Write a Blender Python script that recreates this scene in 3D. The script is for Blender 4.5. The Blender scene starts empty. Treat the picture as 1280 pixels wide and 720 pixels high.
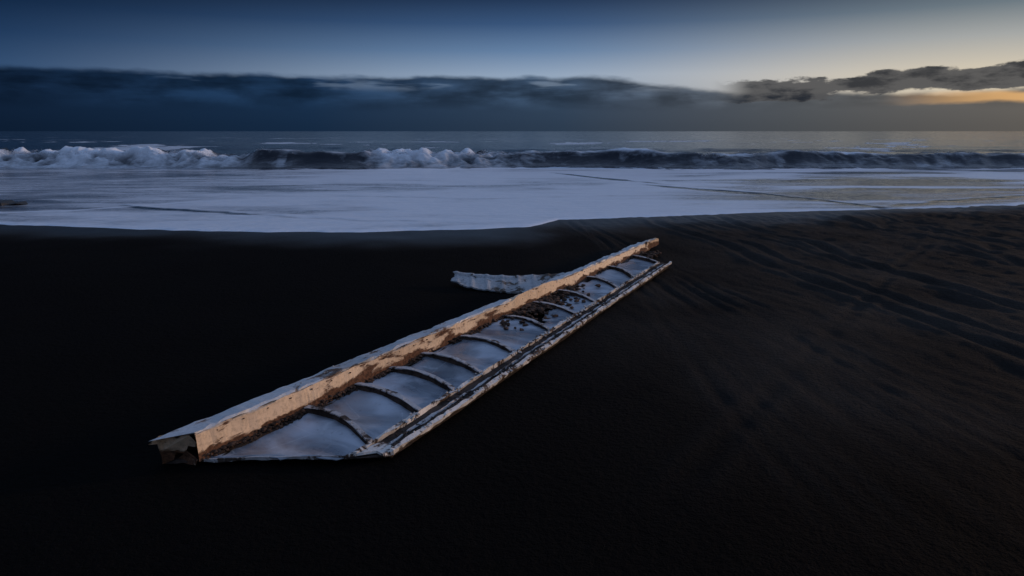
import bpy, math, random, bmesh
import numpy as np
from mathutils import Vector
random.seed(4); rng=np.random.default_rng(7)
scene=bpy.context.scene
scene.view_settings.view_transform='Standard'
try: scene.view_settings.look='None'
except Exception: pass
scene.view_settings.exposure=0

# ---------------- noise ----------------
_T=rng.random((256,256))
def vnoise(x,y):
    x=np.asarray(x,float); y=np.asarray(y,float)
    xi=np.floor(x).astype(int); yi=np.floor(y).astype(int)
    fx=x-xi; fy=y-yi
    fx=fx*fx*(3-2*fx); fy=fy*fy*(3-2*fy)
    g=lambda a,b:_T[a&255,b&255]
    return (g(xi,yi)*(1-fx)+g(xi+1,yi)*fx)*(1-fy)+(g(xi,yi+1)*(1-fx)+g(xi+1,yi+1)*fx)*fy
def fbm(x,y,o=4):
    s=0;a=.5
    for i in range(o):
        s=s+a*(vnoise(x*2**i+17.3*i,y*2**i+5.1*i)*2-1); a*=.5
    return s
def sstep(a,b,x):
    t=np.clip((x-a)/(b-a),0,1); return t*t*(3-2*t)

# ---------------- node helpers ----------------
class NT:
    def __init__(s,nt): s.nt=nt
    def n(s,t,**k):
        d=s.nt.nodes.new(t)
        for a,b in k.items(): setattr(d,a,b)
        return d
    def set(s,sock,v):
        if isinstance(v,bpy.types.NodeSocket): s.nt.links.new(v,sock)
        else:
            if isinstance(v,tuple) and len(v)==3 and sock.type=='RGBA': v=(*v,1)
            sock.default_value=v
    def m(s,op,a,b=0.0,c=0.0,clamp=False):
        d=s.n('ShaderNodeMath',operation=op,use_clamp=clamp)
        s.set(d.inputs[0],a); s.set(d.inputs[1],b); s.set(d.inputs[2],c); return d.outputs[0]
    def ss(s,x,a,b,oa=0.0,ob=1.0):
        d=s.n('ShaderNodeMapRange',interpolation_type='SMOOTHSTEP')
        s.set(d.inputs[0],x); s.set(d.inputs[1],a); s.set(d.inputs[2],b); s.set(d.inputs[3],oa); s.set(d.inputs[4],ob); return d.outputs[0]
    def mix(s,f,a,b,blend='MIX'):
        d=s.n('ShaderNodeMix',data_type='RGBA',blend_type=blend)
        s.set(d.inputs[0],f); s.set(d.inputs[6],a); s.set(d.inputs[7],b); return d.outputs[2]
    def ramp(s,x,stops):
        d=s.n('ShaderNodeValToRGB'); e=d.color_ramp.elements
        while len(e)<len(stops): e.new(.5)
        for i,(p,c) in enumerate(stops):
            e[i].position=p; e[i].color=(*c,1)
        s.set(d.inputs[0],x); return d.outputs[0]
    def noise(s,v,scale,detail=4,rough=.55,dist=0):
        d=s.n('ShaderNodeTexNoise'); s.set(d.inputs['Vector'],v)
        d.inputs['Scale'].default_value=scale; d.inputs['Detail'].default_value=detail
        d.inputs['Roughness'].default_value=rough; d.inputs['Distortion'].default_value=dist
        return d.outputs[0]
    def map(s,v,sc):
        d=s.n('ShaderNodeMapping'); s.set(d.inputs[0],v); d.inputs['Scale'].default_value=sc; return d.outputs[0]
    def bump(s,h,st,dist,nrm=None):
        d=s.n('ShaderNodeBump'); s.set(d.inputs['Strength'],st); d.inputs['Distance'].default_value=dist
        s.set(d.inputs['Height'],h)
        if nrm is not None: s.set(d.inputs['Normal'],nrm)
        return d.outputs[0]
    def scale(s,c,f):
        d=s.n('ShaderNodeVectorMath',operation='SCALE'); s.set(d.inputs[0],c); s.set(d.inputs['Scale'],f); return d.outputs[0]
def mat(name):
    m=bpy.data.materials.new(name); m.use_nodes=True
    t=NT(m.node_tree); p=m.node_tree.nodes['Principled BSDF']
    co=t.n('ShaderNodeTexCoord').outputs['Object']
    return m,t,p,co

# ---------------- world ----------------
SUN_AZ=math.radians(72); SUN_EL=math.radians(9)
w=bpy.data.worlds.new("World"); scene.world=w; w.use_nodes=True
t=NT(w.node_tree); bg=w.node_tree.nodes['Background']
tc=t.n('ShaderNodeTexCoord').outputs['Generated']
sep=t.n('ShaderNodeSeparateXYZ'); t.set(sep.inputs[0],tc)
X,Y,Z=sep.outputs
el=t.m('MULTIPLY',t.m('ARCSINE',Z),57.2958)
az=t.m('MULTIPLY',t.m('ARCTAN2',X,Y),57.2958)
e20=t.m('DIVIDE',el,20.0,clamp=True)
L=t.ramp(e20,[(0,(.02,.05,.11)),(.22,(.020,.060,.145)),(.32,(.009,.033,.092)),(.5,(.0013,.0055,.019)),(1,(.012,.03,.06))])
M=t.ramp(e20,[(0,(.2,.26,.36)),(.22,(.29,.38,.51)),(.31,(.13,.22,.37)),(.41,(.042,.092,.20)),(.52,(.012,.028,.070)),(1,(.03,.05,.09))])
R=t.ramp(e20,[(0,(.66,.56,.40)),(.20,(.66,.58,.45)),(.31,(.38,.39,.38)),(.41,(.15,.19,.22)),(.52,(.03,.045,.075)),(1,(.05,.06,.09))])  # vignette put into the sky colours: ramps darken toward frame top
c=t.mix(t.ss(az,-42.,6.),L,M); c=t.mix(t.ss(az,0.,36.),c,R)
cmb=t.n('ShaderNodeCombineXYZ'); t.set(cmb.inputs[0],az); t.set(cmb.inputs[1],t.m('MULTIPLY',el,3.0)); V=cmb.outputs[0]
cmb2=t.n('ShaderNodeCombineXYZ'); t.set(cmb2.inputs[0],az); t.set(cmb2.inputs[1],t.m('MULTIPLY',el,7.0)); V2=cmb2.outputs[0]
n1=t.noise(V,.22,4,.5); n2=t.noise(V2,.11,4,.5); n3=t.noise(V,.32,6,.60)
top=t.m('ADD',t.m('MULTIPLY',t.m('SUBTRACT',n1,.5),1.3),t.ss(az,6.,20.,4.25,2.75))
band=t.ss(t.m('SUBTRACT',top,el),-.14,.34)
azn=t.m('DIVIDE',t.m('ADD',az,40.),80.,clamp=True)
bcol=t.ramp(azn,[(0,(.004,.012,.032)),(.3,(.009,.026,.062)),(.55,(.030,.053,.092)),(.78,(.080,.088,.098)),(1,(.14,.125,.108))])
body=t.ss(el,1.3,2.9)
bri=t.m('MULTIPLY',t.ss(n1,.36,.64,.72,1.45),t.ss(n2,.38,.62,.78,1.35))
bri=t.m('ADD',1.0,t.m('MULTIPLY',t.m('SUBTRACT',bri,1.0),body))
bri=t.m('MULTIPLY',bri,t.ss(el,1.6,0.,1.0,.85))
bcol=t.scale(bcol,bri)
c2=t.mix(band,c,bcol)
st=t.m('MULTIPLY',t.ss(n2,.52,.62),t.m('MULTIPLY',t.ss(el,2.9,3.6),t.ss(el,4.8,4.1)))
c2=t.mix(t.m('MULTIPLY',st,.38),c2,c)
gp=t.m('ADD',el,t.m('MULTIPLY',n1,.9))
gap=t.m('MULTIPLY',t.m('MULTIPLY',t.ss(gp,2.15,2.45),t.ss(gp,3.2,2.8)),t.ss(az,27.,36.))
c2=t.mix(t.m('MULTIPLY',gap,.95),c2,(.68,.39,.16))
# two heaped dark clouds over the glow
cx=t.ss(az,15.5,19.)
cut=t.m('MULTIPLY',t.ss(t.m('ABSOLUTE',t.m('SUBTRACT',az,25.6)),2.2,0.),.42)
cen=t.ss(az,24.5,28.,3.05,3.45)
base=t.m('SUBTRACT',1.0,t.m('POWER',t.m('ABSOLUTE',t.m('DIVIDE',t.m('SUBTRACT',el,cen),1.0)),1.6))
cum=t.m('ADD',t.m('SUBTRACT',base,cut),t.m('MULTIPLY',t.m('SUBTRACT',n3,.5),2.7))
cum=t.m('MULTIPLY',t.ss(cum,.10,.40),cx)
cc=t.mix(t.ss(n3,.46,.66),(.085,.085,.088),(.018,.022,.030))
c2=t.mix(t.m('MULTIPLY',cum,.96),c2,cc)
sky=t.n('ShaderNodeTexSky',sky_type='NISHITA'); sky.sun_disc=False
sky.sun_elevation=SUN_EL; sky.sun_rotation=SUN_AZ
hi=t.mix(1.0,(.19,.265,.44),t.scale(sky.outputs[0],.03),'ADD')
hi=t.scale(hi,t.ss(X,-1.,1.,.65,1.35))
c3=t.mix(t.ss(el,14.,38.),c2,hi)  # unseen sky above the frame, brightened to light foam and panels
t.set(bg.inputs[0],c3); bg.inputs[1].default_value=1.0
try:
    w.cycles.sampling_method='MANUAL'; w.cycles.sample_map_resolution=512
except Exception: pass

sd=bpy.data.lights.new("sun","SUN"); sd.energy=1.45; sd.angle=math.radians(5); sd.color=(1,.64,.38)
so=bpy.data.objects.new("sun",sd); scene.collection.objects.link(so)
dv=Vector((math.sin(SUN_AZ)*math.cos(SUN_EL),math.cos(SUN_AZ)*math.cos(SUN_EL),math.sin(SUN_EL)))
so.rotation_euler=dv.to_track_quat('Z','Y').to_euler()

# ---------------- camera ----------------
cam=bpy.data.cameras.new("camera"); co_=bpy.data.objects.new("camera",cam); scene.collection.objects.link(co_)
cam.lens=24; cam.sensor_width=36; cam.clip_end=30000
co_.location=(0,0,1.6); co_.rotation_euler=(math.radians(90-12.94),0,0)
scene.camera=co_

# ---------------- grid mesh ----------------
def grid_obj(name,XX,YY,ZZ,material,attrs={}):
    r,cn=XX.shape
    me=bpy.data.meshes.new(name)
    v=np.stack([XX,YY,ZZ],-1).reshape(-1,3).astype(np.float32)
    idx=np.arange(r*cn).reshape(r,cn)
    f=np.stack([idx[:-1,:-1],idx[:-1,1:],idx[1:,1:],idx[1:,:-1]],-1).reshape(-1,4)
    me.vertices.add(len(v)); me.vertices.foreach_set('co',v.ravel())
    me.loops.add(f.size); me.loops.foreach_set('vertex_index',f.ravel().astype(np.int32))
    me.polygons.add(len(f)); me.polygons.foreach_set('loop_start',np.arange(0,f.size,4,dtype=np.int32))
    me.update(calc_edges=True)
    me.polygons.foreach_set('use_smooth',np.ones(len(f),dtype=bool))
    for k,a in attrs.items():
        at=me.attributes.new(k,'FLOAT','POINT'); at.data.foreach_set('value',a.ravel().astype(np.float32))
    me.materials.append(material)
    o=bpy.data.objects.new(name,me); scene.collection.objects.link(o); return o

SX=[-60,-34,-20,-9.06,-7.39,-4.43,-2.45,-.53,.28,.62,.85,1.83,4.1,7.7,9.78,11.55,20,34,60]
SY=[15,14,13,12.03,11.61,11.04,10.95,11.31,11.71,12.25,12.75,12.94,13.45,14.3,14.9,15.4,17.5,20,21]
def shore(x): return np.interp(x,SX,SY)

# ---------------- ground ----------------
def spans(lo,a,b,hi,step,nc):
    f=np.arange(a,b,step)
    l=a-(np.geomspace(step,a-lo,nc))[::-1]; h=b+np.geomspace(step,hi-b,nc)
    return np.concatenate([l,f,h])
gx=spans(-9000,-11,14,9000,.036,60); gy=spans(-60,1.2,15,9000,.032,60)
GX,GY=np.meshgrid(gx,gy)
near=sstep(60,20,np.hypot(GX,GY))
sh=shore(GX)
GZ=fbm(GX*.35,GY*.35,3)*.05+fbm(GX*1.6,GY*1.1,3)*.018
right=sstep(0,4.0,GX)
GZ+=right*(fbm(GX*5,GY*2.5,4)*.024)+sstep(3.0,6.5,GX)*sstep(2.5,6,GY)*fbm(GX*2.2+9,GY*1.7,3)*.07
# wind ripples
ripm=np.clip(fbm(GX*.45+11,GY*.45,3)*2.2+.35,0,1)*sstep(-.5,2.5,GX)
GZ+=ripm*.0045*np.sin(GX*30+GY*9+fbm(GX*1.1,GY*1.1,3)*7)
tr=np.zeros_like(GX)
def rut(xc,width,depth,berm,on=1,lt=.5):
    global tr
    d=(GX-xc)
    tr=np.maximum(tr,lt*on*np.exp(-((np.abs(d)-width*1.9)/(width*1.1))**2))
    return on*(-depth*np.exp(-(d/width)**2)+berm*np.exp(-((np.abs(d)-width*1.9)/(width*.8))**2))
wob=fbm(GY*.5+3,GY*0+2,2)*.25
brk=np.clip(.55+.9*fbm(GX*.5,GY*.9+4,3),0,1)
r1=sstep(2.2,4.2,GY)*brk
GZ+=rut(4.33-.132*GY+wob,.08,.045,.034,r1,.9)
GZ+=rut(4.62-.125*GY+wob,.05,.025,.020,r1,.7)
GZ+=rut(5.3-.10*GY+wob,.08,.042,.034,r1,.9)
for a0,b0,w0,d0 in [(2.3,-.10,.05,.012),(2.5,-.09,.03,.010),(2.9,-.13,.04,.012),(3.3,-.16,.03,.010),(6.9,-.05,.08,.028),(7.4,-.02,.05,.02),(1.3,.0,.04,.010),(1.7,-.05,.03,.008),(5.9,-.2,.05,.018)]:
    GZ+=rut(a0+b0*GY+wob*.8,w0,d0,d0*.9,brk*sstep(1.5,3,GY),.75)
for a0,b0,w0,d0 in [(7.5,.9,.10,.03),(9.0,1.1,.14,.035),(4.6,.75,.07,.014)]:
    GZ+=rut(a0+b0*(GY-8)+wob,w0,d0,d0*.8,brk,.5)
GZ*=near*sstep(0,1.2,sh-GY+.3)
GZ-=np.clip((GY-sh)*.03,0,4)*(GY>sh)
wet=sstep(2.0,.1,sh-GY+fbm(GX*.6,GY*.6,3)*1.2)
vig_tracks=sstep(-.4,3.4,GX+fbm(GX*.4,GY*.4,3)*2)*sstep(1.8,5.4,GY+fbm(GX*.5+7,GY*.5,3)*2)  # vignette put into sand colour: darker near the camera and leftward
vig_tracks=vig_tracks*.72+tr*.55*sstep(.2,1.5,GX)  # track berms coloured paler
m,t,p,co=mat("black_sand")
a=t.n('ShaderNodeAttribute',attribute_name='wet').outputs['Fac']
vt=t.n('ShaderNodeAttribute',attribute_name='vig_tracks').outputs['Fac']
n=t.noise(co,.8,4,.6); fine=t.noise(co,150,2,.7); gr=t.noise(co,24,4,.72)
dd=t.m('MULTIPLY',vt,t.ss(n,.3,.65,.5,1.0))
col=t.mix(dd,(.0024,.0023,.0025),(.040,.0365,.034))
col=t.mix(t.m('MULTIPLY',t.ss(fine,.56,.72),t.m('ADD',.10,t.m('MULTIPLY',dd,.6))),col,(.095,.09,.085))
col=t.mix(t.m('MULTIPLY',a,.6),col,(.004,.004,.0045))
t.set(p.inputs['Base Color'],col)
t.set(p.inputs['Roughness'],t.mix(a,(.95,.95,.95),(.38,.38,.38)))
t.set(p.inputs['Specular IOR Level'],t.m('ADD',.05,t.m('MULTIPLY',a,.2)))
t.set(p.inputs['Normal'],t.bump(t.m('ADD',gr,t.m('MULTIPLY',fine,.12)),t.m('SUBTRACT',1.0,t.m('MULTIPLY',a,.85)),.04))
grid_obj("sand_beach_ground",GX,GY,GZ,m,{'wet':wet,'vig_tracks':vig_tracks})

# ---------------- sea ----------------
u=np.linspace(-1,1,980)
rows1=np.linspace(0,1,200)**1.25
rows2=np.arange(26.05,38,.055)
rows3=38+np.geomspace(.08,9000,230)
YY=[];XX=[]
shn=lambda x: shore(x)+fbm(x*.8,x*0+4.2,4)*.28+fbm(x*5,x*0+9.2,3)*.05
for r in rows1:
    x=u*34; s_=shn(x); YY.append(s_+(26-s_)*r); XX.append(x)
for y in rows2: XX.append(u*34); YY.append(np.full_like(u,y))
for y in rows3: XX.append(u*34*(y/38)**1.02); YY.append(np.full_like(u,y))
XX=np.array(XX);YY=np.array(YY)
d=YY-shn(XX)
z=-.012+.035*(1-np.exp(-np.clip(d,0,None)/.10))
foam=np.ones_like(XX)*.98
foam-=.32*sstep(-.05,.5,fbm(XX*.16+3,YY*.35+8,4))
foam-=.60*sstep(3.0,9,XX)*sstep(-.35,.25,fbm(XX*.22,YY*.6+2,4)+.25*sstep(24,14,YY))
foam-=.44*sstep(-2.5,-13,XX)  # vignette put into the foam mask: thinner, darker toward the left
rid=np.zeros_like(XX); dark=np.zeros_like(XX); lite=np.zeros_like(XX)
for px,py,w_,k in [([3.6,4.17,6.49,7.8,8.4],[21,20.5,17.4,14.5,14.3],.28,1.15),([1.2,1.55,3.0,4.66,5.2],[27.5,26.8,23.8,21.1,20.6],.35,.8),
                 ([7.8,9.7,14,30],[14.6,15.6,17.5,21],.14,.8),([8,9,14.2,30],[19.5,19.2,18.9,18.6],.35,.6),
                 ([-9,-7.5,-4.4,-2.2,-.5],[15.2,14.2,12.9,12.2,12.1],.12,.55),([-6,-1,4],[17.8,16.3,17.4],.18,.3),
                 ([4,9,20],[22.6,22.8,22.3],.4,.5)]:
    win=sstep(px[0],px[0]+1.3,XX)*(1-sstep(px[-1]-1.2,px[-1],XX))
    yl=np.interp(XX,px,py)+fbm(XX*1.5,XX*0+1.3,4)*.3
    k=k*win*np.clip(.8+.8*fbm(XX*1.2,YY*.3+k*9,3),0,1.2)
    q=(YY-yl)/w_
    dark=np.maximum(dark,k*np.exp(-q**2)); rid+=.02*k*np.exp(-((q-1.8)/1.2)**2)  # swash-front shadow painted as dark gap lines in the foam
    lite=np.maximum(lite,k*np.exp(-((q-2.2)/1.1)**2))
yl=np.interp(XX,[-12,-9,-7.4,-6],[13.4,13.8,15.6,16.2])+fbm(XX*1.5,XX*0+1.3,3)*.25
foam+=.4*np.exp(-((YY-yl)/.16)**2)*sstep(-13,-11,XX)*(1-sstep(-7.5,-6,XX))
foam+=lite*.35-dark*1.1
foam+=.55*np.exp(-(d/.20)**2)
z+=rid
kx=[-60,-24,-14,-12.8,-11.9,-11.2,-7,-5.5,-1,.5,6,9,13,16,24,60]
kA=[.74,.74,.66,.40,.48,.76,.72,.66,.60,.70,.74,.60,.70,.62,.56,.5]
kF=[.85,.9,.85,.6,.40,.10,.14,.85,.7,.14,.10,.30,.10,.2,.12,.3]
def Afn(x): return np.interp(x,kx,kA)*(1+.20*fbm(x*.55,x*0+3,4))
def Ffn(x): return np.clip(np.interp(x,kx,kF)+.26*fbm(x*.5+3,x*0+1.7,4),.05,1)
def Yfn(x): return 32.0+fbm(x*.10,x*0+7,3)*2.2
A=Afn(XX);F=Ffn(XX);Yc=Yfn(XX)
dy=YY-Yc
foot=-1.9+.7*fbm(XX*.6,XX*0+5.5,4)
tt=np.clip((dy-foot)/(-foot),0,1)
prof=np.where(dy<0,(tt*tt*(3-2*tt))**1.4,np.exp(-(dy/3.2)**2))
wv=A*prof
fr=np.clip(F,0,1)*np.clip(prof*1.6,0,1)*(dy<1.5)
rough=fbm(XX*2.0,YY*2.0,5)
z+=wv+fr*rough*.40+(1-fr)*prof*.09*fbm(XX*.9,YY*.9,3)
foam_w=np.clip(F*.92+.9*rough*F,0,1)*(.50+.42*prof)
cw=.18+.4*np.clip(fbm(XX*.5+5,XX*0+2,4)+.25,0,1)
crest=.85*np.exp(-(np.minimum(dy+.05,0)/cw)**2)*np.exp(-(np.maximum(dy,0)/.6)**2)*np.clip(.45+1.4*fbm(XX*.9+5,YY*.9,3),0,1)
streak=.30*sstep(.0,.4,fbm(XX*1.6,YY*1.2+XX*.4,5))
foam_w=np.maximum(foam_w,np.maximum(crest,streak*(dy<0)))
inwave=sstep(-.35,.25,(dy-foot)+.9*rough)
foam=foam*(1-inwave)+foam_w*inwave
back=sstep(.3,1.2,dy)
far=.75*sstep(.20,.45,fbm(XX*.10,YY*.11+3,4)+.25*fbm(XX*.9,YY*.5,3))*sstep(300,50,YY)
foam=foam*(1-back)+far*back
z+=back*(.22*sstep(36,50,YY)*np.sin(YY*.42+fbm(XX*.04,YY*.03,2)*5)*np.exp(-YY/160)+.10*fbm(XX*.35,YY*.7,3)*np.exp(-YY/200))
YYd=YY-(np.where(np.abs(dy+.2)<1.6,1,0)*np.clip(prof,0,1)**3*.45*(dy<.2)*(1-sstep(-.2,.2,dy)))*A
m,t,p,co=mat("sea_water")
a=t.n('ShaderNodeAttribute',attribute_name='foam').outputs['Fac']
n=t.noise(t.map(co,(.30,1.0,1)),1.5,5,.6,.6); n2=t.noise(co,8,3,.65)
lace=t.noise(t.map(co,(1,1.7,1)),5,4,.7)
fm=t.m('ADD',a,t.m('MULTIPLY',t.m('SUBTRACT',n,.5),1.0)); fm=t.m('ADD',fm,t.m('MULTIPLY',t.m('SUBTRACT',lace,.5),.42))
fm=t.ss(fm,.08,.98)
t.set(p.inputs['Base Color'],t.mix(fm,(.006,.012,.024),(.66,.73,.83)))
t.set(p.inputs['Roughness'],t.mix(fm,(.14,)*3,(.36,)*3))
p.inputs['IOR'].default_value=1.33
wn=t.noise(t.map(co,(.6,1.4,1)),2.0,3,.6)
t.set(p.inputs['Normal'],t.bump(t.m('ADD',wn,t.m('MULTIPLY',t.m('MULTIPLY',a,n2),.2)),.35,.10))
grid_obj("sea",XX,YYd,z,m,{'foam':foam})

# ---------------- particle meshes ----------------
ICO_V=[];ph=(1+5**.5)/2
for a_,b_ in [(-1,ph),(1,ph),(-1,-ph),(1,-ph)]: ICO_V.append((a_,b_,0))
for a_,b_ in [(-1,ph),(1,ph),(-1,-ph),(1,-ph)]: ICO_V.append((0,a_,b_))
for a_,b_ in [(-1,ph),(1,ph),(-1,-ph),(1,-ph)]: ICO_V.append((b_,0,a_))
ICO_V=np.array(ICO_V)/np.sqrt(1+ph*ph)
ICO_F=[(0,11,5),(0,5,1),(0,1,7),(0,7,10),(0,10,11),(1,5,9),(5,11,4),(11,10,2),(10,7,6),(7,1,8),(3,9,4),(3,4,2),(3,2,6),(3,6,8),(3,8,9),(4,9,5),(2,4,11),(6,2,10),(8,6,7),(9,8,1)]
def lumps(name,pts,sizes,material,flat=1.0,parent=None,smooth=False):
    vs=[];fs=[]
    for i,(pp,s_) in enumerate(zip(pts,sizes)):
        k=ICO_V*(1+(rng.random((12,1))-.5)*.7)*s_*np.array([1+rng.random()*.8,1+rng.random()*.5,flat])
        an=rng.random()*6.28; R_=np.array([[math.cos(an),-math.sin(an),0],[math.sin(an),math.cos(an),0],[0,0,1]])
        vs.append(k@R_.T+np.array(pp)); fs+= [tuple(q+12*i for q in f) for f in ICO_F]
    me=bpy.data.meshes.new(name); me.from_pydata(np.concatenate(vs).tolist(),[],fs); me.materials.append(material)
    if smooth:
        for q in me.polygons:q.use_smooth=True
    o=bpy.data.objects.new(name,me); scene.collection.objects.link(o)
    if parent: o.parent=parent
    return o
m_spray,t,p,co=mat("spray_white"); p.inputs['Base Color'].default_value=(.42,.48,.57,1); p.inputs['Roughness'].default_value=.8
pts=[];sz=[]
N=16000
xs=rng.uniform(-30,30,N); fs_=Ffn(xs); cls=vnoise(xs*1.3,xs*0+3.3); As=Afn(xs); ys=Yfn(xs)
for x,f,cl,Ax,yc in zip(xs,fs_,cls,As,ys):
    if rng.random()>(f-.1)*(.3+cl): continue
    off=abs(rng.normal(0,.05))*(.4+1.6*cl)-.04
    pts.append((x,yc-.4+rng.normal(0,.25),Ax*.97+off)); sz.append(rng.uniform(.004,.014))
lumps("sea_spray",pts,sz,m_spray)

# ---------------- wreck materials ----------------
def paintmat(name,paint,rust,lo,hi,scale=9,rough=.6,dirt=.5,stretch=(1,1,1),zr=None):
    m,t,p,co=mat(name)
    v=t.map(co,stretch)
    n=t.noise(v,scale,6,.66,.4); n2=t.noise(co,scale*6,3,.7); n3=t.noise(v,scale*.3,3,.5)
    h=t.m('ADD',n,t.m('MULTIPLY',t.m('SUBTRACT',n3,.5),.5))
    if zr:
        sp=t.n('ShaderNodeSeparateXYZ'); t.set(sp.inputs[0],co)
        h=t.m('ADD',h,t.ss(sp.outputs[2],zr[1],zr[0],0.,.24))
    f=t.ss(h,lo,hi)
    rc=t.mix(t.ss(n2,.35,.65),tuple(k*.35 for k in rust),rust)
    pc=t.mix(t.m('MULTIPLY',t.ss(n2,.42,.7),dirt),paint,tuple(k*.45 for k in paint))
    pc=t.mix(t.m('MULTIPLY',t.ss(n3,.45,.7),.5),pc,tuple(k*.5 for k in paint))
    t.set(p.inputs['Base Color'],t.mix(f,pc,rc))
    t.set(p.inputs['Roughness'],t.mix(f,(rough,)*3,(.95,)*3))
    p.inputs['Specular IOR Level'].default_value=.4
    b=t.bump(f,.6,-.006); b=t.bump(n2,.4,.003,b); t.set(p.inputs['Normal'],b)
    return m
m_web=paintmat("cream_paint_rusted",(.72,.54,.38),(.16,.075,.04),.57,.65,8,.5,.6,(.5,1,1.6),(.06,.115))
m_top=paintmat("weathered_white_paint",(.50,.525,.56),(.16,.10,.07),.58,.68,9,.4,.4,(.6,1,1))
m_rust=paintmat("rusted_iron",(.05,.034,.027),(.022,.015,.012),.45,.6,14,.9)
m_edge=paintmat("flaking_white_edge",(.62,.60,.58),(.08,.048,.033),.50,.58,14,.5)
m_rib=paintmat("rib_paint",(.42,.42,.44),(.06,.042,.033),.52,.62,14,.4)
m_pan,t,p,co=mat("frosted_plating")
n=t.noise(t.map(co,(1,.6,1)),3.0,5,.58,.5); n2=t.noise(co,34,4,.65); n3=t.noise(co,1.7,3,.55)
cl=t.mix(t.ss(n,.38,.64),(.115,.14,.18),(.40,.45,.53))
cl=t.mix(t.m('MULTIPLY',t.ss(n2,.58,.72),.35),cl,(.08,.085,.095))
cl=t.mix(t.m('MULTIPLY',t.ss(n3,.48,.68),.6),cl,(.10,.115,.14))
vor=t.n('ShaderNodeTexVoronoi',feature='DISTANCE_TO_EDGE'); t.set(vor.inputs['Vector'],co); vor.inputs['Scale'].default_value=3.3
cl=t.mix(t.m('MULTIPLY',t.ss(t.m('ADD',vor.outputs[0],t.m('MULTIPLY',n2,.04)),.032,.016),.28),cl,(.55,.60,.66))
t.set(p.inputs['Base Color'],cl); t.set(p.inputs['Roughness'],t.ss(n,.3,.7,.22,.42))
t.set(p.inputs['Normal'],t.bump(n,.45,.02,t.bump(n2,.18,.002)))
m_crumb=paintmat("barnacle_crust",(.55,.54,.53),(.12,.08,.06),.52,.62,20,.8)
m_rcr=paintmat("rust_crust",(.085,.05,.035),(.035,.022,.016),.45,.6,20,.95)

# ---------------- wreck ----------------
root=bpy.data.objects.new("boat_wreckage",None); scene.collection.objects.link(root)
root.location=(-1.5,3.05,0); root.rotation_euler=(0,0,math.atan2(.875,.484))
def finish(name,vs,fs,material):
    me=bpy.data.meshes.new(name); me.from_pydata(vs,[],fs); me.materials.append(material); me.update()
    bm=bmesh.new(); bm.from_mesh(me); bmesh.ops.recalc_face_normals(bm,faces=bm.faces); bm.to_mesh(me); bm.free()
    o=bpy.data.objects.new(name,me); scene.collection.objects.link(o); o.parent=root
    return o
def sweep(name,fn,s0,s1,material,step=.025,jit=.004,rag=0.0,skew=None):
    n_=max(2,int(abs(s1-s0)/step)); vs=[];fs=[]
    k=len(fn(s0)); seed=rng.random()*50
    for i in range(n_+1):
        s_=s0+(s1-s0)*i/n_
        for j,(w_,z_) in enumerate(fn(s_)):
            jw=float(fbm(np.array(s_*9+seed),np.array(j*3.7),3))*jit*2; jz=float(fbm(np.array(s_*11+seed+9),np.array(j*2.9),3))*jit*2
            ds=0
            if rag and (i==0 or i==n_): ds=(rng.random()-.5)*rag
            if skew and i<8: ds+=skew[j]*(1-i/8)
            vs.append((s_+ds,-(w_+jw),z_+jz))
    for i in range(n_):
        for j in range(k):
            a_=i*k+j;b_=i*k+(j+1)%k; fs.append((a_,b_,b_+k,a_+k))
    fs.append(tuple(range(k))); fs.append(tuple(n_*k+j for j in range(k)))
    return finish(name,vs,fs,material)
def rect(w0,w1,z0,z1): return [(w0,z0),(w1,z0),(w1,z1),(w0,z1)]
itp=lambda s_,a_,b_: float(np.interp(s_,a_,b_))
wo=lambda s_: itp(s_,[-.1,3.3,7.4],[-.165,-.12,-.12])
ht=lambda s_: itp(s_,[-.1,3.3,7.4],[.17,.15,.12])
wt=lambda s_: itp(s_,[-.1,3.3,7.4],[-.03,-.02,-.045])
fb1=lambda a_,b_,o=3: float(fbm(np.array(float(a_)),np.array(float(b_)),o))
def topfl(s_):
    notch=.045*max(0,fb1(s_*5,2.))
    return [(wo(s_),ht(s_)-.012),(wt(s_)+.006,ht(s_)+.006),(wt(s_)+.006-notch,ht(s_)+.018),(wo(s_)+notch*.5,ht(s_)+.002)]
sweep("beam_top_flange",topfl,-.05,3.12,m_top,jit=.006,rag=.07,skew=[-.08,.03,.04,-.08])
sweep("beam_top_flange_far",topfl,4.05,7.35,m_top,jit=.007,rag=.06)
def web(s_):
    h=ht(s_)+.004+(0.03*sstep(3.1,3.2,s_)*(1-sstep(3.9,4.15,s_)))
    wt_=wt(s_)
    return [(-.006,.04),(.008,.045),(wt_+.010,h),(wt_-.004,h)]
sweep("beam_web",web,-.04,6.9,m_web,jit=.006,rag=.06,skew=[.02,.02,.0,.0])
sweep("beam_outer_plate",lambda s_:[(wo(s_)-.04,0),(wo(s_)-.028,0),(wo(s_)+.014,ht(s_)-.018),(wo(s_)+.002,ht(s_)-.018)],-.10,7.3,m_web,jit=.006,rag=.04)
sweep("beam_bottom_flange",lambda s_:[(-.19,.005),(.03,.025),(.035+.03*fb1(s_*6,8.),.045),(-.19,.022)],-.03,6.6,m_rust,jit=.007,rag=.05,skew=[-.04,.08,.08,-.04])
def shard(name,pl,th,material):
    a_=np.array(pl); nrm=np.cross(a_[1]-a_[0],a_[2]-a_[0]); nrm=nrm/np.linalg.norm(nrm)*th
    k=len(pl); vs=[tuple(q) for q in a_]+[tuple(q+nrm) for q in a_]
    finish(name,vs,[tuple(range(k)),tuple(range(k,2*k))[::-1]]+[(i,(i+1)%k,(i+1)%k+k,i+k) for i in range(k)],material)
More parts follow.
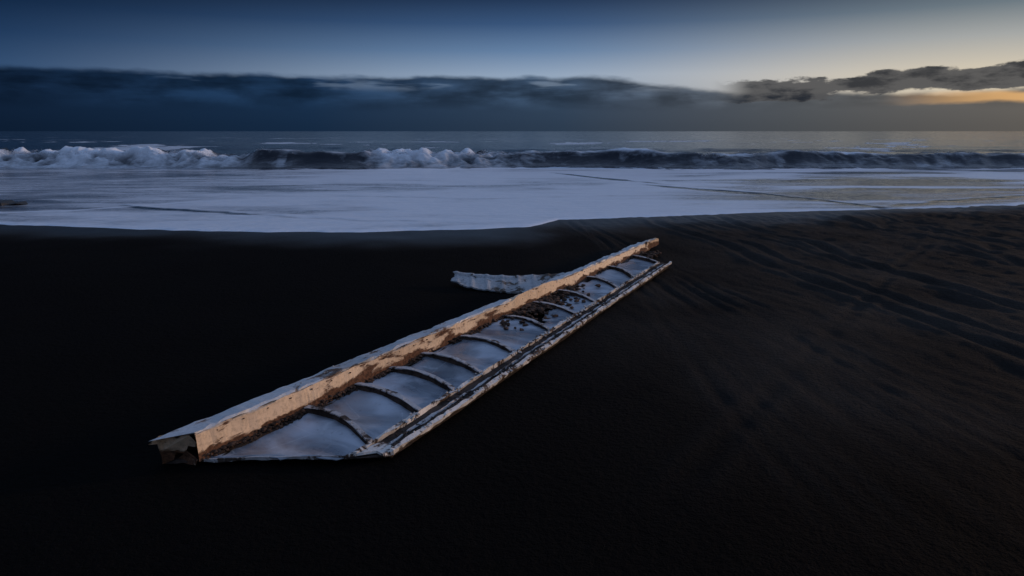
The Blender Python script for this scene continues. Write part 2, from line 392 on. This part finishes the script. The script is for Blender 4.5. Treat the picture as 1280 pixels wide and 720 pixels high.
shard("torn_end_plate",[(-.12,.170,.160),(-.075,.135,.172),(-.055,.105,.150),(-.045,.085,.168),(-.03,.045,.172),(-.01,.030,.13),(.0,.055,.095),(-.02,.080,.105),(-.025,.10,.06),(-.05,.135,.072),(-.055,.150,.03),(-.08,.192,.006),(-.10,.185,.08)],.008,m_web)
shard("torn_end_plate_low",[(-.03,.19,.004),(-.02,.03,.02),(-.03,.00,.055),(-.01,.05,.05),(-.02,.09,.075),(-.02,.13,.045)],.008,m_web)
shard("peeled_shard",[(-.16,.17,.15),(-.10,.175,.168),(-.06,.165,.165),(-.06,.17,.12),(-.11,.182,.13)],.006,m_web)
sweep("beam_far_stub",lambda s_:rect(-.075,-.02,.03,.14-.03*(s_-6.9)),6.85,7.42,m_web,jit=.010,rag=.06)
sweep("outer_stringer",lambda s_:rect(wo(s_)-.13,wo(s_)-.08,.04,.075),4.6,7.2,m_top,jit=.010,rag=.08)
wi=lambda s_: .635-.036*s_
wr=lambda s_: .775-.0386*(s_-.4)
sweep("rail_bed",lambda s_:rect(wi(s_)-.01,wr(s_)-.01,.03,.046),.40,6.05,m_rust,jit=.006,rag=.06,skew=[-.04,.06,.06,-.04])
sweep("rail_inner_lip",lambda s_:[(wi(s_)-.004,.045),(wi(s_)+.010,.045),(wi(s_)+.014+.010*fb1(s_*8,1),.070),(wi(s_)-.006,.068)],.38,6.0,m_edge,jit=.007,rag=.04)
sweep("rail_mid_batten",lambda s_:rect(wi(s_)+.070,wi(s_)+.082,.044,.055),.47,5.9,m_rib,jit=.006,rag=.04)
sweep("rail_outer_lip",lambda s_:[(wr(s_)-.020,.045),(wr(s_)+.006,.048),(wr(s_)+.010,.066),(wr(s_)-.014,.072+.006*fb1(s_*7,3))],.47,6.05,m_edge,jit=.006,rag=.05)
sweep("rail_outer_side",lambda s_:[(wr(s_)-.05,-.02),(wr(s_)-.04,-.02),(wr(s_)-.002,.046),(wr(s_)-.014,.046)],.50,6.02,m_rust,jit=.004)
shard("near_corner_shard",[(.34,-.60,.05),(.40,-.66,.052),(.45,-.70,.05),(.43,-.76,.055),(.52,-.775,.05),(.55,-.66,.05)],.012,m_edge)
SL=[0,.664,1.084,1.42,1.77,2.26,2.93,3.49,4.03,4.76,5.41,6.24]
SR=[.37,.50,.945,1.30,1.64,2.13,2.75,3.30,3.78,4.43,4.99,5.95]
bowr=[0]+[.03+.035*rng.random() for _ in range(10)]+[0]
def P(i,v,off=0):
    bow=bowr[i]*math.sin(math.pi*v**.8)
    s_=SL[i]*(1-v)+SR[i]*v+bow+off
    w_=.006*(1-v)+(wi(SR[i])-.003)*v
    return s_,w_
for i in range(11):
    nu,nv=14,24; vs=[];fs=[]
    for a_ in range(nu+1):
        for b_ in range(nv+1):
            fu=a_/nu; v=b_/nv
            s0_,w0_=P(i,v,.004); s1_,w1_=P(i+1,v,-.004)
            s_=s0_*(1-fu)+s1_*fu; w_=w0_*(1-fu)+w1_*fu
            if i==0 and a_==0: s_+=fb1(v*9,1.)*.05+(rng.random()-.5)*.02
            z_=.042+.008*math.sin(math.pi*v)-.018*math.sin(math.pi*fu)*math.sin(math.pi*v)+fb1(s_*4,w_*4+i)*.014
            vs.append((s_,-w_,z_))
    def hole(s_,w_):
        n_=fb1(s_*6,w_*6)
        if i==6: return w_<.30+n_*.3
        if i==7: return w_<.16+n_*.3
        if i in (8,3): return w_<.03+n_*.2
        return False
    for a_ in range(nu):
        for b_ in range(nv):
            q=a_*(nv+1)+b_
            c_=vs[q]
            if hole(c_[0],-c_[1]): continue
            fs.append((q,q+1,q+nv+2,q+nv+1))
    o=finish("plating_%d"%(i+1),vs,fs,m_pan)
    for q in o.data.polygons:q.use_smooth=True
    so_=o.modifiers.new('s','SOLIDIFY'); so_.thickness=.006; so_.offset=-1
def ribpart(name,i,prof,base0,arch,material):
    n_=26; vs=[];fs=[]; k=len(prof)
    for j in range(n_+1):
        v=j/n_; s_,w_=P(i,v)
        base=base0+arch*math.sin(math.pi*v)
        for q,(ds,dz) in enumerate(prof):
            jj=fb1(v*12+i*5,q*2.2)*.006
            vs.append((s_+ds+jj,-w_,base+dz+jj*.7))
    for j in range(n_):
        for q in range(k):
            a_=j*k+q;b_=j*k+(q+1)%k; fs.append((a_,b_,b_+k,a_+k))
    fs.append(tuple(range(k))); fs.append(tuple(n_*k+j for j in range(k)))
    finish(name,vs,fs,material)
for i in range(1,12):
    hh=.024+.010*rng.random()
    ribpart("rib_web_%d"%i,i,[(-.018,-.01),(-.008,-.01),(.008,hh),(-.002,hh)],.038,.012,m_rust)
    ribpart("rib_flange_%d"%i,i,[(-.012,hh+.0005),(.022,hh+.0005),(.022,hh+.007),(-.012,hh+.007)],.038,.012,m_rib)
ribpart("near_edge_strip",0,[(-.006,-.012),(.004,-.012),(.006,.004),(-.005,.004)],.045,.006,m_rib)
# crust
pts=[];sz=[]
for i in range(600):
    s_=rng.uniform(.40,6.0)
    if vnoise(s_*7,1.1)<.42: continue
    pts.append((s_,-(wi(s_)+.005+rng.normal(0,.012)),.069+rng.uniform(-.012,.005))); sz.append(rng.uniform(.003,.009))
for i in range(350):
    s_=rng.uniform(.5,6.0)
    if vnoise(s_*6,7.1)<.5: continue
    pts.append((s_,-(wr(s_)-.008+rng.normal(0,.009)),.069+rng.uniform(-.006,.003))); sz.append(rng.uniform(.003,.007))
for i in range(220):
    s_=rng.uniform(-.1,7.3)
    if vnoise(s_*5,4.1)<.55: continue
    pts.append((s_,-(wo(s_)+rng.uniform(0,.12)),ht(s_)+.009)); sz.append(rng.uniform(.002,.006))
lumps("white_crust",pts,sz,m_crumb,.8,root)
pts=[];sz=[]
for i in range(1000):
    s_=rng.uniform(0,3.0) if i%3 else rng.uniform(3,6.4)
    if vnoise(s_*4.5,2.1)<.46: continue
    pts.append((s_,-(.010+abs(rng.normal(0,.011))),.045+rng.uniform(-.01,.025))); sz.append(rng.uniform(.004,.011))
for i in range(330):
    s_=rng.normal(3.5,.32); w_=abs(rng.normal(.10,.12))
    if w_>.45: continue
    pts.append((s_,-w_,.03+rng.uniform(0,.04))); sz.append(rng.uniform(.008,.024))
for i in range(250):
    s_=rng.uniform(.5,6); pts.append((s_,-(wi(s_)+rng.uniform(.03,.12)),.048)); sz.append(rng.uniform(.004,.010))
for i in range(60):
    pts.append((6.25+rng.uniform(-.1,.5),-rng.uniform(0,.25),.03+rng.uniform(0,.03))); sz.append(rng.uniform(.01,.03))
lumps("rust_crust",pts,sz,m_rcr,.8,root)
pts=[(s_,-(wt(s_)+.014),ht(s_)-.014) for s_ in np.arange(.1,6.5,.16)]+[(s_,-(wr(s_)-.045),.048) for s_ in np.arange(.6,6,.12)]
lumps("rivets",pts,[.0055]*len(pts),m_rcr,.7,root)

# broken plate lying against the beam's far side
def w2l(x,y,z_):
    rx,ry=x+1.5,y-3.05; return (rx*.484+ry*.875, -(rx*.875-ry*.484), z_)
nu,nv=90,14; vs=[];fs=[]
for a_ in range(nu+1):
    fu=a_/nu; x=-.62+1.26*fu
    y0=float(np.interp(x,[-.64,-.5,-.3,-.1,.1,.3,.64],[7.10,6.92,6.78,6.70,6.66,6.68,6.80]))
    y1=float(np.interp(x,[-.64,-.5,-.2,.1,.64],[7.26,7.25,7.18,7.18,7.32]))
    for b_ in range(nv+1):
        v=b_/nv
        y=y0+(y1-y0)*v+fb1(fu*12,v*3)*.025
        z_=.004+.03*(1-fu)**5+.050*v**1.5+.010*max(0,math.sin(fu*48+v*.8))**3+.008*abs(fb1(fu*20,v*4))
        if b_>=nv-1: z_+=.018
        vs.append(w2l(x+(fb1(v*6,4)*.06 if a_==0 else 0),y,z_))
for a_ in range(nu):
    for b_ in range(nv):
        q=a_*(nv+1)+b_; fs.append((q,q+1,q+nv+2,q+nv+1))
m_bp=paintmat("weathered_plank_white",(.34,.36,.39),(.09,.07,.055),.52,.62,9,.45,.7)
o=finish("broken_curved_plate",vs,fs,m_bp)
s2=o.modifiers.new('s','SOLIDIFY'); s2.thickness=.014; s2.offset=-1
m_rock,t,p,co=mat("wet_rock"); p.inputs['Base Color'].default_value=(.012,.012,.013,1); p.inputs['Roughness'].default_value=.5
t.set(p.inputs['Normal'],t.bump(t.noise(co,9,5,.6),.6,.05))
lumps("rock",[(-11.2,15.0,.03),(-10.9,15.1,.02),(-11.7,14.9,.04)],[.28,.16,.25],m_rock,.45)
